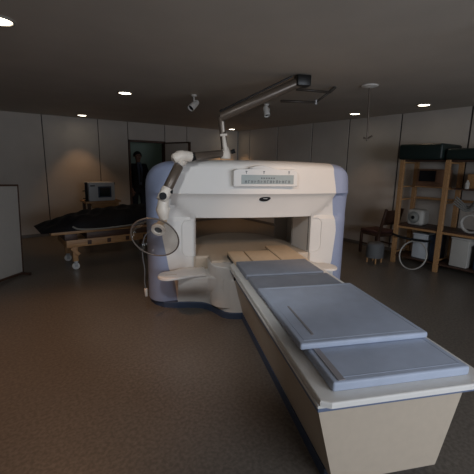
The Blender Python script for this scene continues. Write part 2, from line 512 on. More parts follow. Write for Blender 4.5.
# raised rounded frames on both column fronts
def rrect(u0, u1, z0, z1, r, n=6):
    P = []
    for cx, cz, a in ((u1-r, z1-r, 0), (u0+r, z1-r, 90), (u0+r, z0+r, 180), (u1-r, z0+r, 270)):
        P += arc(cx, cz, r, r, a, a+90, n)
    return P
for (u0, u1) in ((.20, OL+.06), (OR_-.06, 1.90)):
    g = G(); pts = [(a_, 3.902, b_) for a_, b_ in rrect(u0, u1, .60, 1.02, .07) if True]
    if u0 < 1: pts = [p for p in pts if p[0] <= OL-.003]; pts.sort(key=lambda p: math.atan2(p[2]-.83, p[0]-OL)%(2*PI))
    else: pts = [p for p in pts if p[0] >= OR_+.003]; pts.sort(key=lambda p: math.atan2(p[2]-.83, p[0]-OR_))
    g.tube(pts, .006, 8)
    g.build('column_molding', M['white'], gantry)
# lower pole cover = the surface seen through the bore
pc = [(.33, 3.88), (.49, 3.88), (.50, 3.66), (1.59, 3.66), (1.60, 3.88), (1.76, 3.88), (1.76, 4.2), (1.66, 4.62)] + arc(1.0, 4.55, .64, .66, 20, 160, 18) + [(.36, 4.60), (.33, 4.2)]
G().prism(pc, .30, .60, .02, mi=0).build('lower_pole_cover', M['bed'], gantry, label='beige flat surface inside the bore')
g = G(); g.lathe([(.0, ZO1+.0), (.55, ZO1+.0), (.66, ZO1+.03), (.68, ZO1+.12), (.0, ZO1+.13)], (GC, 4.62, 0), n=48)
g.build('upper_pole_cover', M['under'], gantry, label='round disc under the upper beam')
for a_, b_, c_ in ((GL+.06, .30, 4.3), (1.98, GR-.06, 4.5)): G().box(a_, b_, c_, GB-.14, .08, 1.2).build('inner_frame', M['under'], gantry)
# pedestal: bulging lower front between the side covers
def half(pts): return pts + [(2*GC-a_, b_) for a_, b_ in pts[::-1]]
foot = half([(.137, 3.95)] + [tuple(p[:2]) for p in smooth_path([(.137, 3.853, 0), (.30, 3.83, 0), (.44, 3.78, 0), (.53, 3.66, 0), (.62, 3.50, 0), (.74, 3.44, 0), (GC-.05, 3.43, 0)], 6)])
# lofted swoop under the trays: base outline at the floor, straighter and further forward at the top
def upper(p):
    u, v = p
    e = u if u < GC else 2*GC-u
    if v >= 3.84 and abs(v-3.95) < 1e-6: return (u, v)
    vt = 3.64-.03*min(1, max(0, (e-.137)/.3)) if e < .46 else v
    if .46 <= e < .62: vt = min(v, 3.60 - (e-.46)*.9)
    return (u, min(v, vt))
g = G(); P = []
for z in (.06, .10, .16, .22, .28, .34, .38, .41, .435, .448):
    t_ = max(0, min(1, (z-.09)/.26)); t_ = t_*t_*(3-2*t_)
    P.append([(p[0], p[1]+(upper(p)[1]-p[1])*t_ + (.012 if z > .44 and p[1] < 3.9 else 0), z) for p in foot])
g.grid(P, closed=True); g._add(P[-1], [list(range(len(P[-1])))])
# centre block up to the bore floor
bl = [(.485, 3.95), (.485, 3.74)] + [tuple(p[:2]) for p in smooth_path([(.486, 3.69, 0), (.50, 3.60, 0), (.545, 3.52, 0), (.63, 3.468, 0), (.76, 3.45, 0), (GC-.05, 3.445, 0)], 6)]
g.prism(half(bl), .12, .578, .012, 3)
g.build('pedestal_cover', M['white'], gantry, sharp=55)
# dark blue skirting right round the base
sk = half([(GL+.012, GB-.13), (GL+.012, 4.22), (GL+.03, 4.09), (GL+.09, 3.97), (GL+.18, 3.88), (.10, 3.845)] + [tuple(p[:2]) for p in smooth_path([(.137, 3.84, 0), (.30, 3.815, 0), (.43, 3.765, 0), (.52, 3.65, 0), (.61, 3.49, 0), (.74, 3.43, 0), (GC-.05, 3.42, 0)], 6)])
G().prism(sk, .0, .072, .012, 2).build('skirting', M['skirt'], gantry, label='dark blue skirting around the base')
# oval side trays
for sd in (-1, 1):
    L_ = arc(.035, 3.64, .115, .135, 90, 270, 14) + [(.13, 3.525), (.22, 3.57), (.32, 3.60), (.44, 3.60), (.45, 3.90), (.3, 3.90), (.16, 3.86), (.10, 3.80)]
    if sd == 1: L_ = [(2*GC-a_-.155, b_+.05) for a_, b_ in L_][::-1]
    G().prism(L_, .447, .470, .009, 3, smooth=True).build('side_tray', M['white'], gantry, sharp=60)
    if sd == -1: G().box(.0, .12, 3.635, 3.645, .468, .472).build('tray_slot', M['bed'], gantry)
# display panel
def fz(z): return 3.70 + .0*(z)
pu0, pu1, pz0, pz1 = .735, 1.455, 1.415, 1.60
pv = 3.668
g = G()
lid = [(pu0, pz0), (pu1, pz0), (pu1, pz1-.02)] + [tuple(p[:2]) for p in smooth_path([(pu1-.04, pz1, 0), (pu1-.2, pz1+.004, 0), (GC+.14, pz1+.012, 0), (GC+.05, pz1+.035, 0), (GC-.05, pz1+.035, 0), (GC-.14, pz1+.012, 0), (pu0+.2, pz1+.004, 0), (pu0+.04, pz1, 0)], 4)] + [(pu0, pz1-.02)]
mxp = Matrix.Translation((0, pv, 0)) @ Matrix.Rotation(PI/2, 4, 'X')
g.prism(lid, -.10, .018, .008, 3, mx=mxp)
pan = g.build('display_panel', M['white'], gantry, label='raised cream display panel on the upper front')
g = G().box(pu0+.085, pu1-.045, pv-.0215, pv-.017, 1.442, 1.540, .002, 1)
scr = g.build('display_strip', M['lcd'], pan, label='grey strip of tiny dark characters')
g = G()
# a row of small dark characters and fainter marks above it; too small to read in the photograph
x = pu0+.125
shapes = 'HBEENAMCAMNAMES'
for k in range(15):
    w_ = .021
    z0 = 1.452
    g.box(x, x+.005, pv-.0235, pv-.021, z0, z0+.030)
    if k % 2 == 0: g.box(x+.013, x+.018, pv-.0235, pv-.021, z0, z0+.030)
    if k % 3 != 1: g.box(x, x+.017, pv-.0235, pv-.021, z0+.013, z0+.018)
    if k % 3 == 1: g.box(x, x+.017, pv-.0235, pv-.021, z0+.025, z0+.030)
    x += .035
for k in range(6):
    xx = pu0+.30+k*.028; g.box(xx, xx+.016, pv-.0235, pv-.021, 1.500, 1.512)
for xx in (pu0+.135, GC+.02, pu1-.105):
    g.box(xx, xx+.006, pv-.0205, pv-.0175, 1.550, 1.577); g.box(xx-.006, xx+.014, pv-.0205, pv-.0175, 1.572, 1.580)
g.build('characters', M['ink'], pan)
# black oval grip recess
g = G()
vv = vface(1.14, 1.27)
g.lathe([(.0, -.012), (.7, -.011), (.93, -.006), (1.0, .006)], (0, 0, 0), (0, 0, 1), 32)
for v in g.bm.verts:
    c = v.co.copy(); sk_ = .012 if c.y > 0 else 0
    v.co = Vector((1.120+c.x*.068 + c.y*.012, vv-.002 + c.z*1.0 + (1.265-(1.265+c.y*.034))*.30*0, 1.275+c.y*.034))
gr = g.build('grip_recess', M['black'], gantry, label='black oval recess under the display panel')
G().box(1.095, 1.145, vv-.020, vv-.013, 1.272, 1.278, .003, 2).build('grip_bar', M['grey'], gr)

# ------------------------------------------------------------------ patient table (frame T)
TV0, TV1 = 1.27, 3.44
table = thing('patient_table', T, (1.10, 2.3, 0), 'long low patient table running into the scanner bore, cream sides with slate rails', 'patient table')
g = G()
g.prism([(.80, TV0+.16), (1.42, TV0+.16), (1.42, 3.40), (.80, 3.40)], 0, .07)
g.build('skirting', M['skirt'], table)
g = G()
sec = [(.81, .065), (.80, .10), (.70, .50), (.685, .545), (1.535, .545), (1.52, .50), (1.42, .10), (1.41, .065)]
g.grid([[(a_, v, z) for a_, z in sec] for v in (TV0+.08, TV0+.14, 2.3, 3.30, 3.42)], smooth=False, closed=True)
for v in (TV0+.08, 3.42): g._add([(a_, v, z) for a_, z in sec], [list(range(8))])
g.build('base_cover', M['bed'], table, label='beige side panels of the table base')
g = G(); g.box(.662, 1.552, TV0+.01, 3.43, .545, .572, .006)
g.build('side_stripe', M['stripe'], table, label='dark slate stripe along the table side')
g = G(); g.box(.655, 1.56, TV0, 3.44, .572, .590, .006); g.build('lower_rail', M['rail'], table)
g = G(); g.box(.667, 1.548, TV0+.01, 3.43, .590, .604, .004); g.build('upper_stripe', M['stripe'], table)
g = G(); g.prism([(.655, TV0-.02), (.70, TV0-.045), (1.515, TV0-.045), (1.56, TV0-.02), (1.56, 3.38), (1.515, 3.44), (.70, 3.44), (.655, 3.38)], .604, .632, .008, 3)
top = g.build('table_top', M['rail'], table, label='cream table top rim')
g = G(); g.rod((.650, 3.14, .56), (.662, 3.14, .56), .018); g.build('side_knob', M['black'], table)
# pads lie loose on the table
def pad(name, u0, u1, v0, v1, z0, z1, m, label, cat='cushion', r=.012, group=None, skew=0):
    g = G(); n = 14
    g.box(u0, u1, v0, v1, z0, z1, r, 4)
    o_ = g.build(name, m, None, T, ((u0+u1)/2, (v0+v1)/2, z0))
    if m in (M['pad'], M['padd']):
        o_['_o'] = ((u0+u1)/2, (v0+v1)/2, z0); k_ = .035; gs = G()
        gs.tube([(u0+k_, v0+k_, z1), (u1-k_, v0+k_, z1), (u1-k_, v1-k_, z1), (u0+k_, v1-k_, z1)], .0013, 6, closed=True)
        gs.build('piping', m, o_)
    return tag(o_, label, cat, group)
pad('foot_pad', .735, 1.475, 1.29, 2.20, .6325, .682, M['pad'], 'slate blue pad at the near foot end of the table, under the wide pad')
pad('middle_pad', .690, 1.47, 1.575, 2.44, .6845, .722, M['pad'], 'wide slate blue pad overlapping the foot pad, topmost on the table')
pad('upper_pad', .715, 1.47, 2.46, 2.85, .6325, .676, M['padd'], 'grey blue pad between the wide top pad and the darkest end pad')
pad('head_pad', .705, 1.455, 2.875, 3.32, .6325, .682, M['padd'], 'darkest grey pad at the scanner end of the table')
for nm, (u0, u1, v1), lb in (('left', (.70, .885, 3.80), 'narrow tan cushion left of the two dark joints, in the bore mouth'), ('mid', (.90, 1.20, 3.80), 'tan cushion between the two dark joints in the bore mouth'), ('right', (1.215, 1.50, 4.02), 'tan cushion nearest the right bore wall')):
    pad('bore_cushion', u0, u1, 3.335, v1, .634 if nm != 'z' else 0, .664, M['tan'], lb, 'cushion', .008, 'tan cushions in the bore mouth')
g = G(); g.box(.70, 1.50, 3.43, 3.80, .602, .633, .004); g.build('sliding_carriage', M['seam'], table)
# strap lying over the foot pad
g = G(); g.box(.765, .80, 1.30, 1.585, .6825, .6865, .001, 1)
tag(g.build('strap', M['strap'], None, T, (.78, 1.4, .6825)), 'thin brown strap lying along the left of the foot pad', 'strap')
g = G(); g.box(.792, .806, 1.66, 2.06, .7225, .725, .001, 1)
tag(g.build('strap', M['strap'], None, T, (.80, 1.8, .7225)), 'thin brown strip lying along the left of the wide top pad', 'strap')

# ------------------------------------------------------------------ fume arm with clear hood (frame T)
arm = thing('extraction_arm', T, (1.52, 3.84, H), 'jointed brown tube arm with cream joints, hanging from the ceiling over the scanner', 'extraction arm')
mount = Vector((1.52, 3.84, 2.56)); top_ = Vector((.655, 4.05, 2.17)); low = Vector((.715, 4.05, 1.765)); elb = Vector((.205, 3.62, 1.71)); wr = Vector((.008, 3.50, 1.335)); hd = Vector((-.03, 3.42, 1.02))
G().rod(top_, mount, .056).build('upper_tube', M['tube'], arm)
G().box(mount.x-.07, mount.x+.09, mount.y-.07, mount.y+.07, 2.50, 2.615, .015).build('ceiling_mount', M['blackm'], arm)
q = G(); off = Vector((-.02, -.03, .055)); q.rod(top_+off, mount+off*1.0+Vector((-.1, 0, -.02)), .010, n=8)
q.build('tension_rod', M['blackm'], arm)
G().rod(low+(top_-low)*.06, top_, .037).build('drop_tube', M['tube'], arm)
g = G(); m2 = low+(top_-low)*.50; g.rod(low+(top_-low)*.08+Vector((.0, -.03, 0)), m2+Vector((0, -.03, .0)), .030, .020); g.rod(m2+Vector((-.04, -.04, 0)), m2+Vector((.04, -.04, .01)), .014)
g.rod(m2+Vector((0, -.035, .04)), m2+Vector((-.012, -.035, .15)), .012)
g.build('clamp', M['cream'], arm, label='cream clamp on the drop tube')
g = G(); g.lathe([(.0, -.06), (.062, -.055), (.060, 0), (.040, .06), (.03, .08), (.0, .08)], low); g.build('lower_joint', M['cream'], arm)
g = G(); g.rod(low+Vector((.06, -.03, .02)), low+Vector((.105, -.04, .035)), .024); g.build('joint_knob', M['black'], arm)
G().rod(low+Vector((-.04, -.0, -.0)), elb+Vector((.03, .01, 0)), .043).build('middle_tube', M['tube'], arm)
g = G()
ax = (elb-low).normalized()
g.tube(smooth_path([elb+Vector((.075, .03, .005)), elb+Vector((.02, .0, .012)), elb+Vector((-.045, -.03, .005)), elb+Vector((-.10, -.05, -.03))], 6), [.052]*8+[.056]*5+[.052]*4+[.046, .036], 20)
g.rod(elb+Vector((-.0, -.03, -.02)), elb+(wr-elb)*.16, .054, .046)
g.build('elbow_joint', M['cream'], arm)
G().rod(elb+Vector((.083, .03, .0)), elb+Vector((.125, .02, .012)), .040).build('elbow_collar', M['black'], arm)
d_ = (wr-elb).normalized()
G().rod(elb+d_*.10, wr-d_*.02, .051, .050).build('lower_tube', M['tube'], arm)
g = G(); g.rod(wr-d_*.08, wr+d_*.06, .056); g.rod(wr+Vector((-.01, -.0, 0)), wr+Vector((-.01, -.07, .005)), .042)
g.tube([wr+Vector((-.005, 0, -.03)), wr+Vector((-.015, 0, -.10)), wr+Vector((-.015, 0, -.14)), wr+Vector((-.01, 0, -.20)), wr+Vector((-.0, 0, -.24))], [.052, .056, .070, .054, .040], 18)
g.tube([wr+Vector((-.075, 0, -.13)), wr+Vector((.055, 0, -.13))], .012, 10)
g.build('wrist_joint', M['cream'], arm)
g = G(); g.rod(wr+Vector((-.012, -.065, .0)), wr+Vector((-.012, -.100, .003)), .036); g.build('wrist_knob', M['black'], arm)
g = G(); g.rod(wr+Vector((.05, -.01, .04)), wr+Vector((.085, -.01, .035)), .018); g.build('wrist_knob', M['black'], arm)
hc = Vector((-.055, 3.545, 1.0))
G().rod(wr+Vector((-.0, 0, -.24)), hc+Vector((.0, .0, .03)), .032).build('neck_tube', M['tan'], arm)
# hood: shallow clear dome, tilted towards the viewer
hax = Vector((-.27, -.84, -.47)).normalized()      # mouth direction
ho = hc+Vector((.0, .0, -.01))
g = G(); prof = [(.045, .0), (.07, .004), (.12, .018), (.17, .045), (.205, .078), (.228, .112), (.238, .135)]
g.lathe(prof, ho, hax, 56)
hood = g.build('hood', M['acrylic'], arm, label='clear plastic dome hood')
g = G(); aa = hax.orthogonal().normalized(); bb = hax.cross(aa)
g.tube([ho+hax*.137+(aa*math.cos(2*PI*k/56)+bb*math.sin(2*PI*k/56))*.239 for k in range(56)], .007, 8, closed=True)
g.build('rim', M['rim'], hood)
g = G(); g.lathe([(.034, -.03), (.064, -.025), (.074, .0), (.070, .022), (.044, .026), (.038, .008), (.034, -.03)], ho, hax, 36); g.build('hood_collar', M['cream'], hood)
g = G(); g.lathe([(.0, .010), (.040, .010)], ho, hax, 28)
for k in range(-2, 3): g.tube([ho+hax*.010+aa*.013*k-bb*.036*math.sqrt(1-(k*.3)**2), ho+hax*.010+aa*.013*k+bb*.036*math.sqrt(1-(k*.3)**2)], .0025, 6)
g.build('intake_grille', M['dimg'], hood)
# hanging cable left of the scanner, off the hood
g = G(); g.tube(smooth_path([(-.13, 3.53, .98), (-.20, 3.57, .90), (-.225, 3.6, .72), (-.21, 3.62, .55), (-.215, 3.62, .42), (-.205, 3.6, .34)], 8), .006, 8)
g.build('cable', M['dimg'], arm)
g = G(); g.rod((-.205, 3.6, .345), (-.20, 3.6, .26), .017, .015); g.build('cable_plug', M['cream'], arm)

# folded bracket arm on the ceiling, right of the boom
P1 = TW(1.46, 4.35, 2.43); P2 = TW(1.93, 4.35, 2.44); P3 = TW(2.06, 4.25, 2.55); P4 = TW(1.62, 4.25, 2.56)
br = thing('ceiling_bracket', W, (P3[0], P3[1], H), 'thin dark folded bracket arm hanging from the ceiling right of the boom', 'bracket')
G().tube([P1, P2], .016, 8).build('lower_arm', M['brown'], br)
G().tube([P2, P3], .014, 8).build('link', M['brown'], br)
G().tube([P3, P4], .016, 8).build('upper_arm', M['brown'], br)
P5 = (P3[0]+.08, P3[1]-.02, H-.002)
G().tube([P3, P5], .020, 10).build('post', M['brown'], br)
G().rod((P2[0], P2[1], P2[2]-.03), (P2[0], P2[1], P2[2]+.03), .022).build('joint', M['steel'], br)

# thin rod hanging from the ceiling
R0 = TW(2.50, 4.074, H); R1 = TW(2.525, 4.074, 1.99)
rod = thing('hanging_rod', W, R0, 'thin bronze rod with a small crossbar hanging from a round ceiling plate', 'hanging rod')
G().lathe([(0, -.001), (.10, -.001), (.10, -.012), (.03, -.03), (0, -.03)], (R0[0]-.0, R0[1], H)).build('ceiling_plate', M['lampwhite'], rod)
G().tube([(R0[0], R0[1], H-.02), R1], .009, 10).build('rod', M['tube'], rod)
g = G(); g.tube([(R1[0]-.045, R1[1]+.02, R1[2]+.01), R1, (R1[0]+.055, R1[1]-.03, R1[2]+.035)], .012, 8); g.rod(R1, (R1[0], R1[1], R1[2]-.03), .011); g.build('crossbar', M['tube'], rod)

# ------------------------------------------------------------------ left: wooden trolley, monitor table, man, board
def castor(u, v, parent, r=.055):
    g = G(); g.lathe([(.02, -.018), (r-.008, -.018), (r, -.012), (r, .012), (r-.008, .018), (.02, .018)], (u, v, r), (0.25, 1, 0), 28)
    wv = g.build('wheel', M['wheel'], parent)
    G().rod(Vector((u, v, r))-Vector((.25, 1, 0)).normalized()*.03, Vector((u, v, r))+Vector((.25, 1, 0)).normalized()*.03, .012).build('axle', M['steel'], wv)
    g = G()
    for s_ in (-1, 1): g.box(u-.02, u+.02, v+s_*.028-.003, v+s_*.028+.003, r-.012, r+.075)
    g.box(u-.03, u+.03, v-.035, v+.035, r+.07, r+.082)
    g.build('fork', M['steel'], parent)
tr = thing('wooden_trolley', W, (1.7, 5.95, 0), 'low pine wood trolley on castors beside the scanner, under a black cover', 'trolley')
tu0, tu1, tv0, tv1 = 1.02, 2.55, 5.60, 6.30
g = G(); g.box(tu0, tu1, tv0, tv0+.04, .36, .475, .006); tr1 = g.build('side_rail', M['wood'], tr)
for k in range(4): G().box(tu0+.30+k*.30, tu0+.36+k*.30, tv0-.006, tv0+.001, .385, .45, .003, 1).build('rail_slot', M['woodd'], tr1)
G().box(tu0, tu1, tv1-.04, tv1, .36, .475, .006).build('side_rail', M['wood'], tr)
for a_ in (tu0, tu1-.04): G().box(a_, a_+.04, tv0+.04, tv1-.04, .36, .475, .006).build('end_rail', M['wood'], tr)
G().box(tu0-.20, tu1+.04, tv0-.02, tv1+.02, .575, .622, .008).build('deck', M['wood'], tr)
g = G(); g.box(tu0-.02, tu0+.16, tv0-.01, tv1+.01, .475, .576, .004); g.build('cleat', M['woodd'], tr)
G().box(tu0+.3, tu1, tv0+.02, tv1-.02, .475, .576, .004).build('core_board', M['woodd'], tr)
for a_ in (tu0+.08, tu1-.16):
    for b_ in (tv0+.03, tv1-.10):
        g = G(); g.box(a_, a_+.075, b_-.02, b_+.055, .137, .38, .006); g.build('leg', M['wood'], tr)
        castor(a_+.04, b_+.02, tr)
# brace in front
g = G(); mxb = Matrix.Translation((tu0+.06, tv0-.012, .36)) @ Matrix.Rotation(math.radians(48), 4, 'Y')
g.box(0, .16, -.01, .012, -.025, .025, .004, 1, mx=mxb); g.build('brace', M['wood'], tr)
# black cover, a draped long mound
def mound(u0, u1, v0, v1, z0, hfun, nu=60, nv=26):
    P = []
    for i in range(nu+1):
        a_ = i/nu; row = []
        for j in range(nv+1):
            b_ = j/nv; u = u0+(u1-u0)*a_; v = v0+(v1-v0)*b_
            e = min(1, 5*min(a_*1.0, 1-a_))**.5 if 0 < a_ < 1 else 0
            e2 = (max(0, 1-(2*b_-1)**4))**.6
            row.append((u, v + .02*math.sin(a_*19)*(1 if j else 0), z0 + hfun(a_, b_)*e*e2))
        P.append(row)
    return P
def hf(a_, b_):
    return .10 + .15*min(1, a_*2.3)**.8 + .04*min(1, max(0, a_-.4)*3) + .018*math.sin(a_*23+b_*9) + .012*math.sin(a_*41-b_*17)
g = G(); P = mound(tu0-.33, tu1+.30, tv0-.06, tv1+.05, .624, hf)
g.grid(P); g.grid([[(p[0], p[1], .624) for p in r_] for r_ in (P[0], P[-1])])
n_ = len(P)-1
V_ = [[(P[i][j][0], P[i][j][1], .624) for i in range(n_+1)] for j in (0, len(P[0])-1)]
g.grid([[P[i][0] for i in range(n_+1)], V_[0], V_[1], [P[i][-1] for i in range(n_+1)]])
tag(g.build('black_cover', M['tarp'], None, W, (1.7, 5.95, .624)), 'long glossy black cover bundled on top of the pine trolley', 'cover')
# hose lying along the trolley edge
g = G(); g.tube(smooth_path([(1.10, 5.50, .70), (1.2, 5.49, .655), (1.5, 5.49, .635), (1.9, 5.49, .645), (2.2, 5.50, .67), (2.4, 5.52, .72)], 8), .012, 8)
tag(g.build('hose', M['hose'], None, W, (1.6, 5.5, .63)), 'pale thin hose sagging along the front edge of the black cover', 'hose')

# wooden stand with boxy monitor
st = thing('wooden_stand', W, (2.05, 7.45, 0), 'small pine stand by the back left wall carrying the boxy monitor', 'stand')
G().box(1.72, 2.42, 7.22, 7.70, .835, .872, .005).build('top', M['wood'], st)
G().box(1.84, 2.34, 7.25, 7.28, .735, .835, .004).build('apron', M['wood'], st)
G().box(1.84, 2.34, 7.64, 7.67, .735, .835, .004).build('apron', M['wood'], st)
for a_ in (1.76, 2.32):
    for b_ in (7.24, 7.64): G().box(a_, a_+.055, b_, b_+.045, 0, .836, .004).build('leg', M['woodd'] if a_ < 2 else M['wood'], st)
mo = thing('box_monitor', W, (2.06, 7.45, .872), 'pale grey boxy monitor with a dark screen standing on the pine stand', 'monitor')
G().box(1.80, 2.31, 7.26, 7.60, .873, 1.245, .015, 3).build('casing', M['grey'], mo)
G().box(1.975, 2.235, 7.248, 7.262, .945, 1.165, .004, 1).build('screen_bezel', M['bluebox'], mo)
G().box(2.005, 2.205, 7.243, 7.249, .97, 1.14, .001, 1).build('screen', M['screen'], mo)
G().box(1.83, 1.92, 7.25, 7.262, 1.17, 1.19, .002, 1).build('badge', M['black'], mo)
G().rod((2.33, 7.35, 1.24), (2.335, 7.35, 1.19), .012).build('knob', M['black'], mo)
ps = thing('upright_holder', W, (1.765, 7.33, .872), 'short black upright holder left of the boxy monitor', 'holder')
G().box(1.745, 1.79, 7.31, 7.35, .90, 1.25, .008).build('column', M['black'], ps)
G().box(1.73, 1.795, 7.29, 7.37, .872, .90, .005).build('base', M['black'], ps)
for z_ in (.93, 1.08): G().tube([(1.70, 7.33, z_), (1.75, 7.33, z_)], .01, 8).build('hook', M['black'], ps)

# leaning pale board at the left edge
bd = thing('display_board', W, (.3, 5.72, 0), 'tall pale board with a dark edge standing at the far left edge of the view', 'board')
mxd = Matrix.Translation((.445, 5.86, 0)) @ Matrix.Rotation(math.radians(228), 4, 'Z') @ Matrix.Rotation(math.radians(-3.2), 4, 'Y')
G().box(.02, .80, -.012, .012, .03, 1.30, .002, 1, mx=mxd).build('panel', M['board'], bd)
g = G(); g.box(0, .02, -.016, .016, .0, 1.31, mx=mxd); g.box(0, .82, -.016, .016, .0, .035, mx=mxd); g.box(.80, .82, -.016, .016, 0, 1.31, mx=mxd); g.box(0, .82, -.016, .016, 1.29, 1.315, mx=mxd)
g.build('frame', M['woodd'], bd)
for z_ in (1.08, 1.18, 1.28): G().box(-.012, .09, -.03, -.014, z_-.012, z_+.012, .003, 1, mx=mxd).build('clip', M['black'], bd)
for a_ in (.02, .76): G().box(a_, a_+.04, -.15, .15, 0, .03, mx=mxd).build('foot', M['woodd'], bd)

# ------------------------------------------------------------------ man in the doorway
def skin_mesh(verts, edges, radii, sub=2):
    me = bpy.data.meshes.new('tmp'); me.from_pydata([Vector(v) for v in verts], edges, [])
    o_ = bpy.data.objects.new('tmp', me); COL.objects.link(o_)
    md = o_.modifiers.new('s', 'SKIN'); md.use_smooth_shade = True
    for i, r_ in enumerate(radii):
        r2 = r_ if isinstance(r_, tuple) else (r_, r_)
        me.skin_vertices[0].data[i].radius = r2
    me.skin_vertices[0].data[0].use_root = True
    sb = o_.modifiers.new('b', 'SUBSURF'); sb.levels = sub; sb.render_levels = sub
    dg = bpy.context.evaluated_depsgraph_get(); dg.update()
    out = bpy.data.meshes.new_from_object(o_.evaluated_get(dg))
    bpy.data.objects.remove(o_); return out

def figure():
    MU, MV = 3.52, 9.06
    man = thing('person', W, (MU, MV, 0), 'man in a dark jacket and pale blue shirt standing in the doorway', 'person')
    k = 1.09
    def add(me, name, m, parent=man):
        for p in me.polygons: p.use_smooth = True
        me.materials.clear(); me.materials.append(m); me.name = name
        o_ = bpy.data.objects.new(name, me); COL.objects.link(o_); o_.parent = parent; o_['_o'] = (MU, MV, 0)
        return o_
    # local: x right in picture, -y towards the camera
    J = {}; names = []; E = []; Rr = []; Vv = []
    def j(n_, x, y, z, r_, par=None):
        names.append(n_); Vv.append((x*k, y*k, z*k)); Rr.append(r_ if isinstance(r_, tuple) else (r_, r_))
        if par: E.append((names.index(par), len(names)-1))
    j('pel', 0, 0, .95, (.08, .07)); j('waist', 0, 0, 1.10, (.085, .08), 'pel'); j('chest', 0, 0, 1.30, (.11, .095), 'waist'); j('neck0', 0, 0, 1.45, (.075, .07), 'chest')
    j('neck', 0, -.01, 1.53, .050, 'neck0'); j('jaw', 0, -.02, 1.605, (.074, .082), 'neck'); j('head', 0, -.012, 1.68, (.086, .096), 'jaw'); j('crown', 0, -.008, 1.745, (.055, .068), 'head')
    for s_ in (-1, 1):
        n_ = 'L' if s_ < 0 else 'R'
        j('sh'+n_, s_*.17, 0, 1.40, .062, 'chest'); j('el'+n_, s_*.235, .01, 1.12, .043, 'sh'+n_)
        j('wr'+n_, s_*(.20), -.10, .90, .028, 'el'+n_); j('pm'+n_, s_*.195, -.125, .83, (.036, .020), 'wr'+n_)
        for q_, (dx, dl, rr_) in enumerate(((-.028, .068, .0085), (-.009, .080, .009), (.010, .074, .0088), (.028, .058, .008))):
            j(f'f{q_}a'+n_, s_*.195+dx, -.135, .785, rr_, 'pm'+n_); j(f'f{q_}b'+n_, s_*.195+dx, -.137, .785-dl*.55, rr_*.95, f'f{q_}a'+n_); j(f'f{q_}c'+n_, s_*.195+dx, -.122, .785-dl, rr_*.8, f'f{q_}b'+n_)
        j('tha'+n_, s_*.195-s_*.036, -.135, .825, .011, 'pm'+n_); j('thb'+n_, s_*.195-s_*.055, -.15, .785, .009, 'tha'+n_)
        j('hip'+n_, s_*.095, 0, .84, .065, 'pel'); j('kn'+n_, s_*.105, -.015, .48, .050, 'hip'+n_); j('an'+n_, s_*.11, .02, .09, .040, 'kn'+n_); j('toe'+n_, s_*.125, -.13, .035, .034, 'an'+n_)
    body = add(skin_mesh(Vv, E, Rr), 'body', M['skin'])
    # face details
    g = G()
    def fl(x, y, z): return (MU+x*k, MV+y*k, z*k)
    g.tube([fl(0, -.092, 1.690), fl(0, -.112, 1.660), fl(0, -.118, 1.645), fl(0, -.10, 1.636)], [.007, .011, .014, .009], 10)
    for s_ in (-1, 1): G().tube([fl(s_*.084, .0, 1.685), fl(s_*.094, .008, 1.665), fl(s_*.084, .004, 1.635)], [.014, .018, .010], 8).build('ear', M['skin'], man)
    g.build('nose', M['skin'], man)
    for s_ in (-1, 1):
        g = G(); g.lathe([(.0, -.010), (.008, -.006), (.011, 0), (.008, .006), (0, .010)], fl(s_*.030, -.088, 1.685), (0, 1, 0), 12)
        g.build('eye', M['black'], man)
    g = G(); g.tube([fl(-.024, -.094, 1.612), fl(0, -.102, 1.608), fl(.024, -.094, 1.612)], [.004, .006, .004], 8); g.build('mouth', M['seat'], man)
    # hair
    g = G(); P = []
    for i in range(11):
        th = PI*.56*i/10; row = []
        for q_ in range(28):
            ph = 2*PI*q_/28; fr = max(0, -math.sin(ph))
            t2 = th*(1-.34*fr)
            row.append(fl(math.sin(t2)*math.cos(ph)*.096, -.002+math.sin(t2)*math.sin(ph)*.106, 1.672+.112*math.cos(t2)))
        P.append(row)
    g.grid(P, closed=True); g.build('hair', M['hair'], man, solid=.008)
    # jacket, open over the shirt
    V2 = [(0, .0, .80), (0, .005, 1.10), (0, .005, 1.34), (0, .01, 1.485)]; E2 = [(0, 1), (1, 2), (2, 3)]; R2 = [(.190, .140), (.165, .118), (.185, .132), (.085, .075)]
    for s_ in (-1, 1):
        b0 = len(V2); V2 += [(s_*.175, .003, 1.43), (s_*.245, .01, 1.12), (s_*.200, -.105, .895)]; E2 += [(2, b0), (b0, b0+1), (b0+1, b0+2)]; R2 += [.080, .062, .046]
    add(skin_mesh([tuple(c*k for c in v) for v in V2], E2, [tuple(x*k for x in r_) if isinstance(r_, tuple) else r_*k for r_ in R2]), 'jacket', M['jacket'])
    g = G()
    P = [[fl(-w_, y_, z_), fl(-w_*.4, y_-.012, z_), fl(w_*.4, y_-.012, z_), fl(w_, y_, z_)] for z_, w_, y_ in ((.98, .035, -.128), (1.10, .045, -.128), (1.25, .058, -.140), (1.38, .066, -.132), (1.46, .056, -.092), (1.52, .050, -.062))]
    g.grid(P); g.build('shirt', M['shirt'], man, solid=.006, label='pale blue shirt front')
    g = G(); g.tube([fl(0, -.105, 1.47), fl(0, -.148, 1.36), fl(0, -.165, 1.20), fl(0, -.155, 1.05)], [.014, .016, .020, .024], 8); g.build('tie', M['tie'], man)
    V3 = [(0, 0, .90), (0, 0, 1.06)]; E3 = [(0, 1)]; R3 = [(.15, .115), (.13, .10)]
    for s_ in (-1, 1):
        b0 = len(V3); V3 += [(s_*.098, 0, .84), (s_*.107, -.012, .48), (s_*.112, .01, .10)]; E3 += [(0, b0), (b0, b0+1), (b0+1, b0+2)]; R3 += [.105, .078, .066]
    add(skin_mesh([tuple(c*k for c in v) for v in V3], E3, R3), 'trousers', M['trousers'])
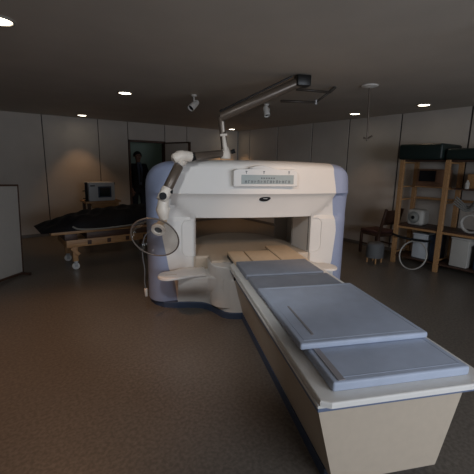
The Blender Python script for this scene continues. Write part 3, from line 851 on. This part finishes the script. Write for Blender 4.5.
    for s_ in (-1, 1):
        g = G(); g.tube([fl(s_*.11, .055, .045), fl(s_*.115, -.02, .05), fl(s_*.122, -.12, .04), fl(s_*.128, -.19, .030)], [.040, .045, .044, .026], 14); g.build('shoe', M['black'], man)
figure()

# ------------------------------------------------------------------ right: wooden rack, chair and contents (frame W)
RU0, RU1 = 5.78, 6.27
rk = thing('wooden_rack', W, (6.08, 2.3, 0), 'tall open pine storage rack against the right wall', 'storage rack')
RV = [(2.30, 'near'), (3.02, 'far')]
def post(u, v, w_=.055, d_=.07): G().box(u-w_/2, u+w_/2, v-d_/2, v+d_/2, 0, 1.765, .004, 1).build('post', M['wood'], rk)
for v_ in (1.45, 2.36, 3.07):
    for u_ in (RU0, RU1): post(u_, v_)
    for z_ in (.18, .62, 1.10, 1.32, 1.72):
        G().rod((RU0, v_, z_), (RU1, v_, z_), .014, n=10).build('rung', M['wood'], rk)
for z_ in (.66, ):
    G().box(RU0-.0, RU1, 1.40, 3.10, z_, z_+.022, .003, 1).build('shelf', M['woodd'], rk)
G().box(RU0, RU1, 1.40, 3.10, .12, .142, .003, 1).build('shelf', M['woodd'], rk)
G().box(RU0, RU1, 1.40, 3.10, 1.738, 1.76, .003, 1).build('shelf', M['woodd'], rk)
for u_ in (RU0, RU1):
    G().box(u_-.012, u_+.012, 1.45, 3.07, .625, .66, .003, 1).build('cross_rail', M['wood'], rk)
G().box(RU1-.012, RU1+.012, 1.45, 3.07, 1.10, 1.14, .003, 1).build('cross_rail', M['wood'], rk)
# mattresses on top
def slab(u0, u1, v0, v1, z0, z1, lb, m='green', nm='folded_mattress', grp=None, cat='mattress', bev=.035):
    g = G(); g.box(u0, u1, v0, v1, z0, z1, bev, 4)
    return tag(g.build(nm, M[m], None, W, ((u0+u1)/2, (v0+v1)/2, z0)), lb, cat, grp)
slab(5.66, 6.36, 2.42, 3.10, 1.766, 2.01, 'black green folded mattress on top of the rack, left of the two')
slab(5.72, 6.36, 1.50, 2.40, 1.766, 1.93, 'black green folded mattress on top of the rack, cut by the right edge')
# wooden box on the middle rungs (behind)
bx = thing('wooden_box', W, (6.2, 2.62, 1.14), 'brown wooden box with a dark opening hanging at the back of the rack', 'box')
G().box(6.00, 6.22, 2.46, 2.92, 1.341, 1.62, .006).box(5.985, 6.00, 2.46, 2.92, 1.341, 1.40, .003, 1).build('body', M['boxw'], bx)
g = G(); g.box(5.99, 6.002, 2.62, 2.88, 1.42, 1.595); g.build('opening', M['black'], bx)
for a_, b_ in ((5.99, 6.23),): G().box(a_, b_, 2.44, 2.94, 1.318, 1.34, .003, 1).build('tray', M['wood'], bx)
# device with round opening on the shelf
dv = thing('round_device', W, (6.0, 2.72, .682), 'pale boxy device with a dark round opening on the rack shelf', 'device')
G().box(5.86, 6.12, 2.68, 2.96, .683, .95, .06, 5).build('casing', M['paper'], dv)
g = G(); g.lathe([(.0, .02), (.06, .018), (.085, .0), (.095, -.006), (.10, .0), (.095, .01)], (5.856, 2.83, .82), (-1, 0, 0), 32); g.build('ring', M['hose'], dv)
g = G(); g.lathe([(.0, .0), (.075, .0)], (5.848, 2.83, .82), (-1, 0, 0), 28); g.lathe([(0, .03), (.028, .02), (.03, 0)], (5.85, 2.83, .82), (-1, 0, 0), 20); g.build('opening', M['black'], dv)
# coil hose right
g = G()
pts = []
for k_ in range(60):
    a_ = 2*PI*k_/20; pts.append((5.84+.02*k_/20, 1.98+.13*math.cos(a_), .83+.13*math.sin(a_)))
g.tube(pts, .016, 8)
tag(g.build('cable_coil', M['paper'], None, W, (5.85, 1.98, .7)), 'pale coiled cable upright on the rack shelf at the right edge', 'coil')
g = G()
for kk in range(4):
    g.tube(smooth_path([(5.82+.03*kk, 2.24, 1.12+.03*kk), (5.80+.03*kk, 2.05, 1.02+.02*kk), (5.82, 1.9, 1.08+.05*kk), (5.82+.02*kk, 1.7, 1.14)], 6), .012, 8)
tag(g.build('cable_bundle', M['hose'], None, W, (5.85, 2.0, 1.0)), 'tangle of grey cables slung across the rack at the right edge', 'cables')
g = G(); g.box(6.0, 6.3, 1.6, 2.16, 1.341, 1.56, .01); tag(g.build('orange_box', M['wood'], None, W, (6.1, 1.9, 1.341)), 'orange brown box high in the rack at the right edge', 'box')
g = G(); g.lathe([(.0, 0), (.03, 0), (.032, .09), (.015, .11), (.014, .13), (0, .13)], (5.86, 2.10, 1.342)); tag(g.build('small_bottle', M['paper'], None, W, (5.86, 2.1, 1.342)), 'small pale bottle in the rack beside the orange brown box', 'bottle')
G().box(5.84, 6.34, 1.46, 2.26, 1.318, 1.34, .003, 1).build('shelf', M['woodd'], rk)
# grey box, navy box on the lower shelf
def crate(u0, u1, v0, v1, z0, z1, m, nm, lb, cat='box'):
    t_ = thing(nm, W, ((u0+u1)/2, (v0+v1)/2, z0), lb, cat)
    G().box(u0, u1, v0, v1, z0, z1-.03, .012, 3).build('body', M[m], t_); G().box(u0-.008, u1+.008, v0-.008, v1+.008, z1-.03, z1, .008, 2).build('lid', M[m], t_)
crate(5.86, 6.1, 2.56, 2.80, .143, .56, 'grey', 'plastic_box', 'pale grey box on the low shelf behind the white hoop')
crate(5.84, 6.2, 2.41, 2.51, .143, .56, 'bluebox', 'plastic_box', 'navy blue box on the low shelf, right of the pale grey box')
crate(5.84, 6.2, 1.95, 2.20, .143, .60, 'paper', 'white_canister', 'pale upright container on the low shelf right of the front post', 'container')
crate(5.88, 6.2, 1.55, 1.88, .143, .50, 'bluebox', 'plastic_box', 'dark box low in the rack at the far right')
# hoop leaning at the rack
ho_c = Vector((5.62, 2.66, .235)); hx = Vector((-.88, .15, .28)).normalized(); h1 = Vector((0, 0, 1)) - hx*hx.z; h1.normalize(); h2 = hx.cross(h1)
g = G(); g.tube([ho_c+(h1*math.cos(2*PI*q_/64)+h2*math.sin(2*PI*q_/64))*.235 for q_ in range(64)], .012, 10, closed=True)
tag(g.build('hoop', M['paper'], None, W, (5.62, 2.66, 0)), 'thin pale hoop standing on the floor against the rack', 'hoop')
# pale bent tube legs of equipment behind hoop
eq = thing('equipment_stand', W, (5.58, 3.12, 0), 'low grey covered equipment on the floor between the chair and the hoop', 'equipment')
G().prism(arc(5.47, 3.24, .16, .14, 0, 345, 16), .10, .36, .06, 4, smooth=True).build('cover', M['dimg'], eq)
for a_, b_ in ((5.38, 3.16), (5.56, 3.16), (5.38, 3.32), (5.56, 3.32)): G().rod((a_, b_, 0), (a_, b_, .13), .014, n=10).build('leg', M['wood'], eq)
# leaning dark bag strap things over hoop
g = G(); g.tube(smooth_path([(5.60, 3.02, .53), (5.60, 2.86, .50), (5.66, 2.66, .485), (5.68, 2.5, .49), (5.70, 2.42, .50)], 6), .02, 8)
tag(g.build('black_cable', M['black'], None, W, (5.6, 2.7, .48)), 'thick black cable draped across the top of the hoop', 'cable')

# chair
ch = thing('wooden_chair', W, (6.10, 3.55, 0), 'dark wooden chair with a maroon seat standing by the right wall', 'chair')
mc = Matrix.Translation((6.12, 3.60, 0)) @ Matrix.Rotation(math.radians(-10), 4, 'Z')     # local +y = front
def cb(nm, m, *a_, parent=ch, **k_): return G().box(*a_, mx=mc, **k_).build(nm, M[m], parent)
for s_ in (-1, 1):
    cb('leg', 'woodd', s_*.21-.022, s_*.21+.022, .18, .225, 0, .40, bev=.004)
    g = G(); mxr = mc @ Matrix.Translation((s_*.21, -.21, 0))
    g.box(-.022, .022, -.02, .025, 0, .44, .004, 1, mx=mxr); g.box(-.022, .022, -.02, .02, -.02, .47, .004, 1, mx=mxr @ Matrix.Translation((0, 0, .44)) @ Matrix.Rotation(math.radians(14), 4, 'X'))
    g.build('leg', M['woodd'], ch)
cb('seat_frame', 'woodd', -.225, .225, -.22, .22, .37, .42, bev=.004)
cb('seat', 'seat', -.225, .225, -.20, .235, .42, .475, bev=.02)
mb = mc @ Matrix.Translation((0, -.21, .44)) @ Matrix.Rotation(math.radians(14), 4, 'X')
G().box(-.19, .19, -.012, .018, .16, .44, .008, 2, mx=mb).build('backrest', M['woodd'], ch)
for s_ in (-1, 1): cb('stretcher', 'woodd', s_*.21-.01, s_*.21+.01, -.2, .2, .18, .205)

# ------------------------------------------------------------------ camera
cam = bpy.data.cameras.new('camera'); co = bpy.data.objects.new('camera', cam); COL.objects.link(co)
cam.sensor_width = 36; cam.sensor_fit = 'HORIZONTAL'; cam.lens = 346.9*36/474
cam.shift_x = .5/474; cam.shift_y = -5.5/474
pt, ro = .1918, .01621
c, s, cr, sr = math.cos(pt), math.sin(pt), math.cos(ro), math.sin(ro)
Fv = Vector((0, c, -s)); Rv = Vector((cr, sr*s, sr*c)); Uv = Vector((-sr, cr*s, cr*c))
co.matrix_world = Matrix(((Rv.x, Uv.x, -Fv.x, 0), (Rv.y, Uv.y, -Fv.y, 0), (Rv.z, Uv.z, -Fv.z, CAMH), (0, 0, 0, 1)))
cam.clip_start = .02
S.camera = co
w = bpy.data.worlds.new('world'); S.world = w; w.use_nodes = True
w.node_tree.nodes['Background'].inputs[0].default_value = (.02, .022, .026, 1)
S.view_settings.view_transform = 'Standard'; S.view_settings.look = 'None'; S.view_settings.gamma = 1
S.view_settings.use_curve_mapping = False; S.view_settings.exposure = 0.0
for o in bpy.data.objects:
    if '_o' in o: del o['_o']
